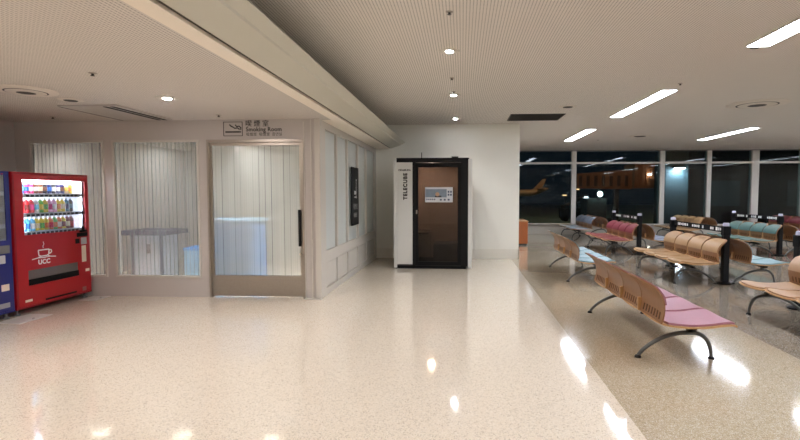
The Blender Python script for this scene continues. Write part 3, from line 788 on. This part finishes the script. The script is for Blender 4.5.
toward_right('bench with pale blue seats backing onto the middle tan bench', 'sky blue', C1+H_, R[1])
toward_left('maroon padded bench behind the pale blue one, with black belt posts', 'maroon', C1-H_, R[2])
toward_right('grey blue bench backing onto the maroon bench with belt posts', 'grey blue', C1+H_, R[2])
toward_left('grey blue padded bench closest to the first window mullion', 'grey blue', C1-H_, R[3])
toward_right('bench with dark seats backing onto the grey blue one by the window', 'dark blue', C1+H_, R[3])
toward_left('tan padded bench by the windows behind the middle belt barrier', 'tan', C2-H_, R[3])
toward_right('bench with dark seats backing onto the tan one by the windows', 'dark blue', C2+H_, R[3])
toward_left('teal padded bench with black belt posts near the far side', 'teal', C2-H_, R[2])
toward_right('grey blue bench backing onto the teal bench', 'grey blue', C2+H_, R[2])
toward_left('maroon padded bench by the windows behind the teal one', 'maroon', C3-H_, R[3])
toward_right('bench with dark seats backing onto the window side maroon bench', 'dark blue', C3+H_, R[3])

# belt posts
M_CAP = mat('pale violet post cap', (196, 194, 216), .35)
def belt_post(x, y, label, belt=None):
    t = thing('belt_post', label, 'barrier post', (x, y, 0), 0, 'black belt barrier posts')
    part('base', MB().lathe([(.115, 0), (.115, .02), (.06, .04)], (0,0,0), 24), M_BLACK, t, True)
    part('pole', MB().box(-.05, .05, -.05, .05, .035, .86, .012), M_BLACK, t)
    part('head', MB().box(-.058, .058, -.058, .058, .84, 1.0, .01), M_MATTBLACK, t)
    part('cap', MB().lathe([(.05, 0), (.05, .04), (.042, .055)], (0,0,1.0), 18), M_CAP, t, True)
    if belt:
        bl = part('belt', MB().box(-.004, .004, .058, belt-.06, .885, .985), M_MATTBLACK, t)
        n = 3; seg = (belt-.2)/n
        for k in range(n):
            b = MB()
            yy = .14 + k*seg
            while yy < .14 + (k+.72)*seg:
                w = random.uniform(.03, .07); h = random.uniform(.02, .032)
                if random.random() < .85: b.box(-.006, -.004, yy, yy+w, .935-h, .935+h)
                yy += w + random.uniform(.012, .03)
            part('belt_lettering', b, M_WHITE, bl, label='white printed notice on the belt')
    return t
for (cx, r, n) in ((C1, 0, 'tan bench at the picture edge'), (C1, 1, 'middle tan bench'), (C1, 2, 'maroon bench'), (C2, 2, 'teal bench')):
    y0 = R[r]
    belt_post(cx, y0+.31, 'black post holding a printed belt, near end of the ' + n, 2.07)
    belt_post(cx, y0+2.38, 'black belt post at the window end of the ' + n)

# ------------------------------------------------------------------ outside, night airfield
M_TAR = mat('dark wet asphalt', (84, 108, 112), .6, noise=.3, nscale=.2)
struct('ground', MB().box(-120, 160, YW+.4, 260, -4.2, -4.0), M_TAR, 'dark airfield apron outside the windows', 'ground')
M_BRIDGE = mat('orange lit bridge cladding', (150, 92, 58), .6); M_BRD = mat('dark steelwork', (40, 36, 36), .7)
t = thing('boarding_bridge', 'orange brown boarding bridge outside the second window bay', 'boarding bridge', (18.2, 46.5, -4))
b = MB()
for k in range(12): b.box(-2.0+k*.34, -1.74+k*.34, -.06, 0, 6.3, 8.3)
b.box(-2.0, 2.0, 0, 3, 6.1, 8.4)
part('cabin', b, M_BRIDGE, t)
part('roof', MB().box(-2.1, 2.1, -.1, 3.1, 8.4, 8.55), M_BRD, t)
b = MB().prism([(-7.2, 6.1), (-2.0, 6.0), (-2.0, 7.9), (-7.2, 7.5)], 1, .6, 2.6); part('tunnel', b, M_BRIDGE, t)
b = MB()
for k in range(7): b.box(-7.0+k*.72, -6.7+k*.72, .54, .6, 6.3, 7.3)
part('tunnel_window', b, mat('bridge window', (84, 52, 36), .3), t)
part('support_leg', MB().box(-3.4, -3.0, 1.2, 1.8, .9, 6.1), M_BRD, t)
part('support_leg', MB().box(1.0, 1.4, 1.2, 1.8, .9, 6.1), M_BRD, t)
part('bogie', MB().box(-4.0, -2.4, .8, 2.2, 0, .9), M_BRD, t)
part('bogie', MB().box(.4, 2.0, .8, 2.2, 0, .9), M_BRD, t)
lampm = emission('bridge lamp', (255, 240, 220), 9)
part('lamp', MB().lathe([(.12, 0), (.2, .1)], (-.7, -.2, 7.3), 12), lampm, t)
# aircraft tail
M_PLANE = mat('airliner paint tinted by lamplight', (176, 138, 100), .4)  # orange of the night lighting is mixed into this paint colour
t = thing('airliner', 'distant airliner with pale tail fin lit orange at night', 'aircraft', (16.9, 120, .2))
pts = [(-34, 0, 4.6), (-30, 0, 4.3), (-20, 0, 3.8), (0, 0, 3.8), (4, 0, 4.6), (10, 0, 6.0), (12, 0, 6.4)]
part('fuselage', MB().tube(pts, [.3, 1.5, 2.0, 2.0, 1.8, .9, .3], 18), M_PLANE, t, True)
part('tail_fin', MB().prism([(1.5, 6.0), (8.0, 7.0), (10.3, 12.0), (8.0, 12.0)], 1, -.18, .18), M_PLANE, t)
part('tailplane', MB().prism([(4.5, -5.5), (6.5, -5.5), (9.5, 0), (6.5, 5.5), (4.5, 5.5), (4.0, 0)], 2, 6.2, 6.4), M_PLANE, t)
part('wing', MB().prism([(-18, 0), (-9, 0), (-5, -16), (-7.5, -16)], 2, 3.2, 3.5), M_PLANE, t)
part('landing_gear', MB().box(-12, -11.5, -2.2, -1.6, 0, 2.6).box(-12, -11.5, 1.6, 2.2, 0, 2.6), M_BRD, t)
t.scale = (.36, .6, .42)
# ramp vehicles
M_HEAD = emission('vehicle lamp', (206, 246, 238), 26)
t = thing('ramp_tractor', 'dark ramp tractor with one bright headlamp on the apron', 'vehicle', (11.8, 42.3, -4))
part('body', MB().box(-1.4, 1.6, -1, 1.6, .5, 3.4).box(-1.2, .4, -.8, 1.4, 3.4, 5.2), M_BRD, t)
for wx in (-.9, 1.0):
    part('wheel', MB().lathe([(.5, 0), (.5, .3)], (wx, -1.2, .5), 16, 1), M_MATTBLACK, t)
    part('wheel', MB().lathe([(.5, 0), (.5, .3)], (wx, 1.5, .5), 16, 1), M_MATTBLACK, t)
part('headlamp', MB().lathe([(.2, 0), (.17, .2)], (-.25, -1.2, 5.55), 16, 1), M_HEAD, t)
part('beacon', MB().lathe([(.2, 0), (.16, .15)], (-1.3, -.8, 5.2), 10), emission('white beacon', (235, 240, 240), 1.5), t)
part('lamp_post', MB().box(-.35, -.15, -1.0, -.8, 5.2, 5.9), M_BRD, t)
t = thing('baggage_loader', 'distant baggage loader with small orange lamps near the airliner', 'vehicle', (22.6, 100, -4))
part('body', MB().box(-2.5, 2.5, -1.2, 1.2, .6, 2.6).prism([(-2.2, 2.6), (2.8, 5.0), (2.8, 5.5), (-2.2, 3.1)], 1, -.8, .8), M_BRD, t)
for wx in (-1.6, 1.6): part('wheel', MB().lathe([(.6, 0), (.6, 2.6)], (wx, -1.3, .6), 14, 1), M_MATTBLACK, t)
for k, (lx, lz) in enumerate(((-2.3, 5.2), (.2, 6.4))):
    part('lamp', MB().box(lx, lx+.8, -1.3, -1.1, lz, lz+.2), MATS.get('warm lamp') or emission('warm lamp', (255, 196, 140), 1.2), t)
    part('lamp_arm', MB().box(lx+.4, lx+.6, -1.1, -.9, 2.6, lz+.2), M_BRD, t)
# terminal pier with lamp
M_PIER = mat('grey green pier cladding', (56, 70, 74), .6, noise=.1, nscale=.5)
t = thing('terminal_pier', 'grey terminal wing outside with a bright lamp over its wall', 'building', (16.3, 38, -4))
part('wall', MB().box(-.75, .95, 0, 1.6, 0, 9.0), M_PIER, t)
part('wing', MB().box(.95, 42, 1.5, 6.5, 0, 9.0), mat('dark pier wall', (24, 23, 27), .7, noise=.2, nscale=.3), t)
part('fascia', MB().box(-.8, 42, -.1, 1.7, 9.0, 10.0), M_BRD, t)
b = MB()
for k in range(5): b.box(3+k*6.2, 5.6+k*6.2, 1.44, 1.5, 4.6, 6.6)
part('window', b, mat('dim pier window', (70, 84, 88), .2), t)
part('lamp_housing', MB().box(-.2, .4, -.8, .0, 7.5, 7.62), M_BRD, t)
part('lamp', MB().box(-.16, .36, -.74, -.14, 7.46, 7.5), emission('pier lamp', (226, 240, 255), 110), t)
part('pipe', MB().box(6.2, 6.4, 1.2, 1.5, 0, 8.2), M_BRD, t)
part('small_lamp', MB().lathe([(.12, 0), (.12, .2)], (13.4, 1.2, 7.1), 10), MATS['white beacon'], t)

def light(name, kind, loc, energy, color, **k):
    l = bpy.data.lights.new(name, kind); l.energy = energy; l.color = color
    for a, v in k.items(): setattr(l, a, v)
    o = bpy.data.objects.new(name, l); COL.objects.link(o); o.location = loc
    return o
light('apron_fill_light', 'POINT', (15, 25, 15), 1500, (1, .5, .25), shadow_soft_size=.05)  # unseen orange fill added over the boarding bridge, no fixture
light('apron_fill_light', 'POINT', (22, 100, 30), 7000, (1, .55, .25), shadow_soft_size=.3)  # orange fill added for the distant airliner
light('apron_fill_light', 'POINT', (4, 45, 26), 2500, (.6, .95, 1), shadow_soft_size=.3)  # cool fill added to lift the asphalt

# ------------------------------------------------------------------ world, camera, view
w = bpy.data.worlds.new('night'); scene.world = w; w.use_nodes = True
bg = w.node_tree.nodes['Background']; bg.inputs[0].default_value = (.012, .02, .03, 1); bg.inputs[1].default_value = .12

F = 480.0
cam = bpy.data.cameras.new('camera'); co = bpy.data.objects.new('camera', cam); COL.objects.link(co)
cam.sensor_width = 36; cam.lens = F/800*36; cam.clip_end = 600
cam.shift_x = -31/800
co.location = (0, 0, 1.55)
co.rotation_euler = (PI/2 - math.atan(26/F), 0, math.atan(31/F))
scene.camera = co
scene.view_settings.view_transform = 'Standard'
scene.view_settings.look = 'None'
scene.view_settings.gamma = 1
scene.view_settings.exposure = 1.66
try: scene.view_settings.use_curve_mapping = False
except Exception: pass
scene.cycles.use_denoising = True
scene.cycles.max_bounces = 8
scene.cycles.transparent_max_bounces = 12
scene.cycles.sample_clamp_indirect = 6
scene.cycles.caustics_reflective = False
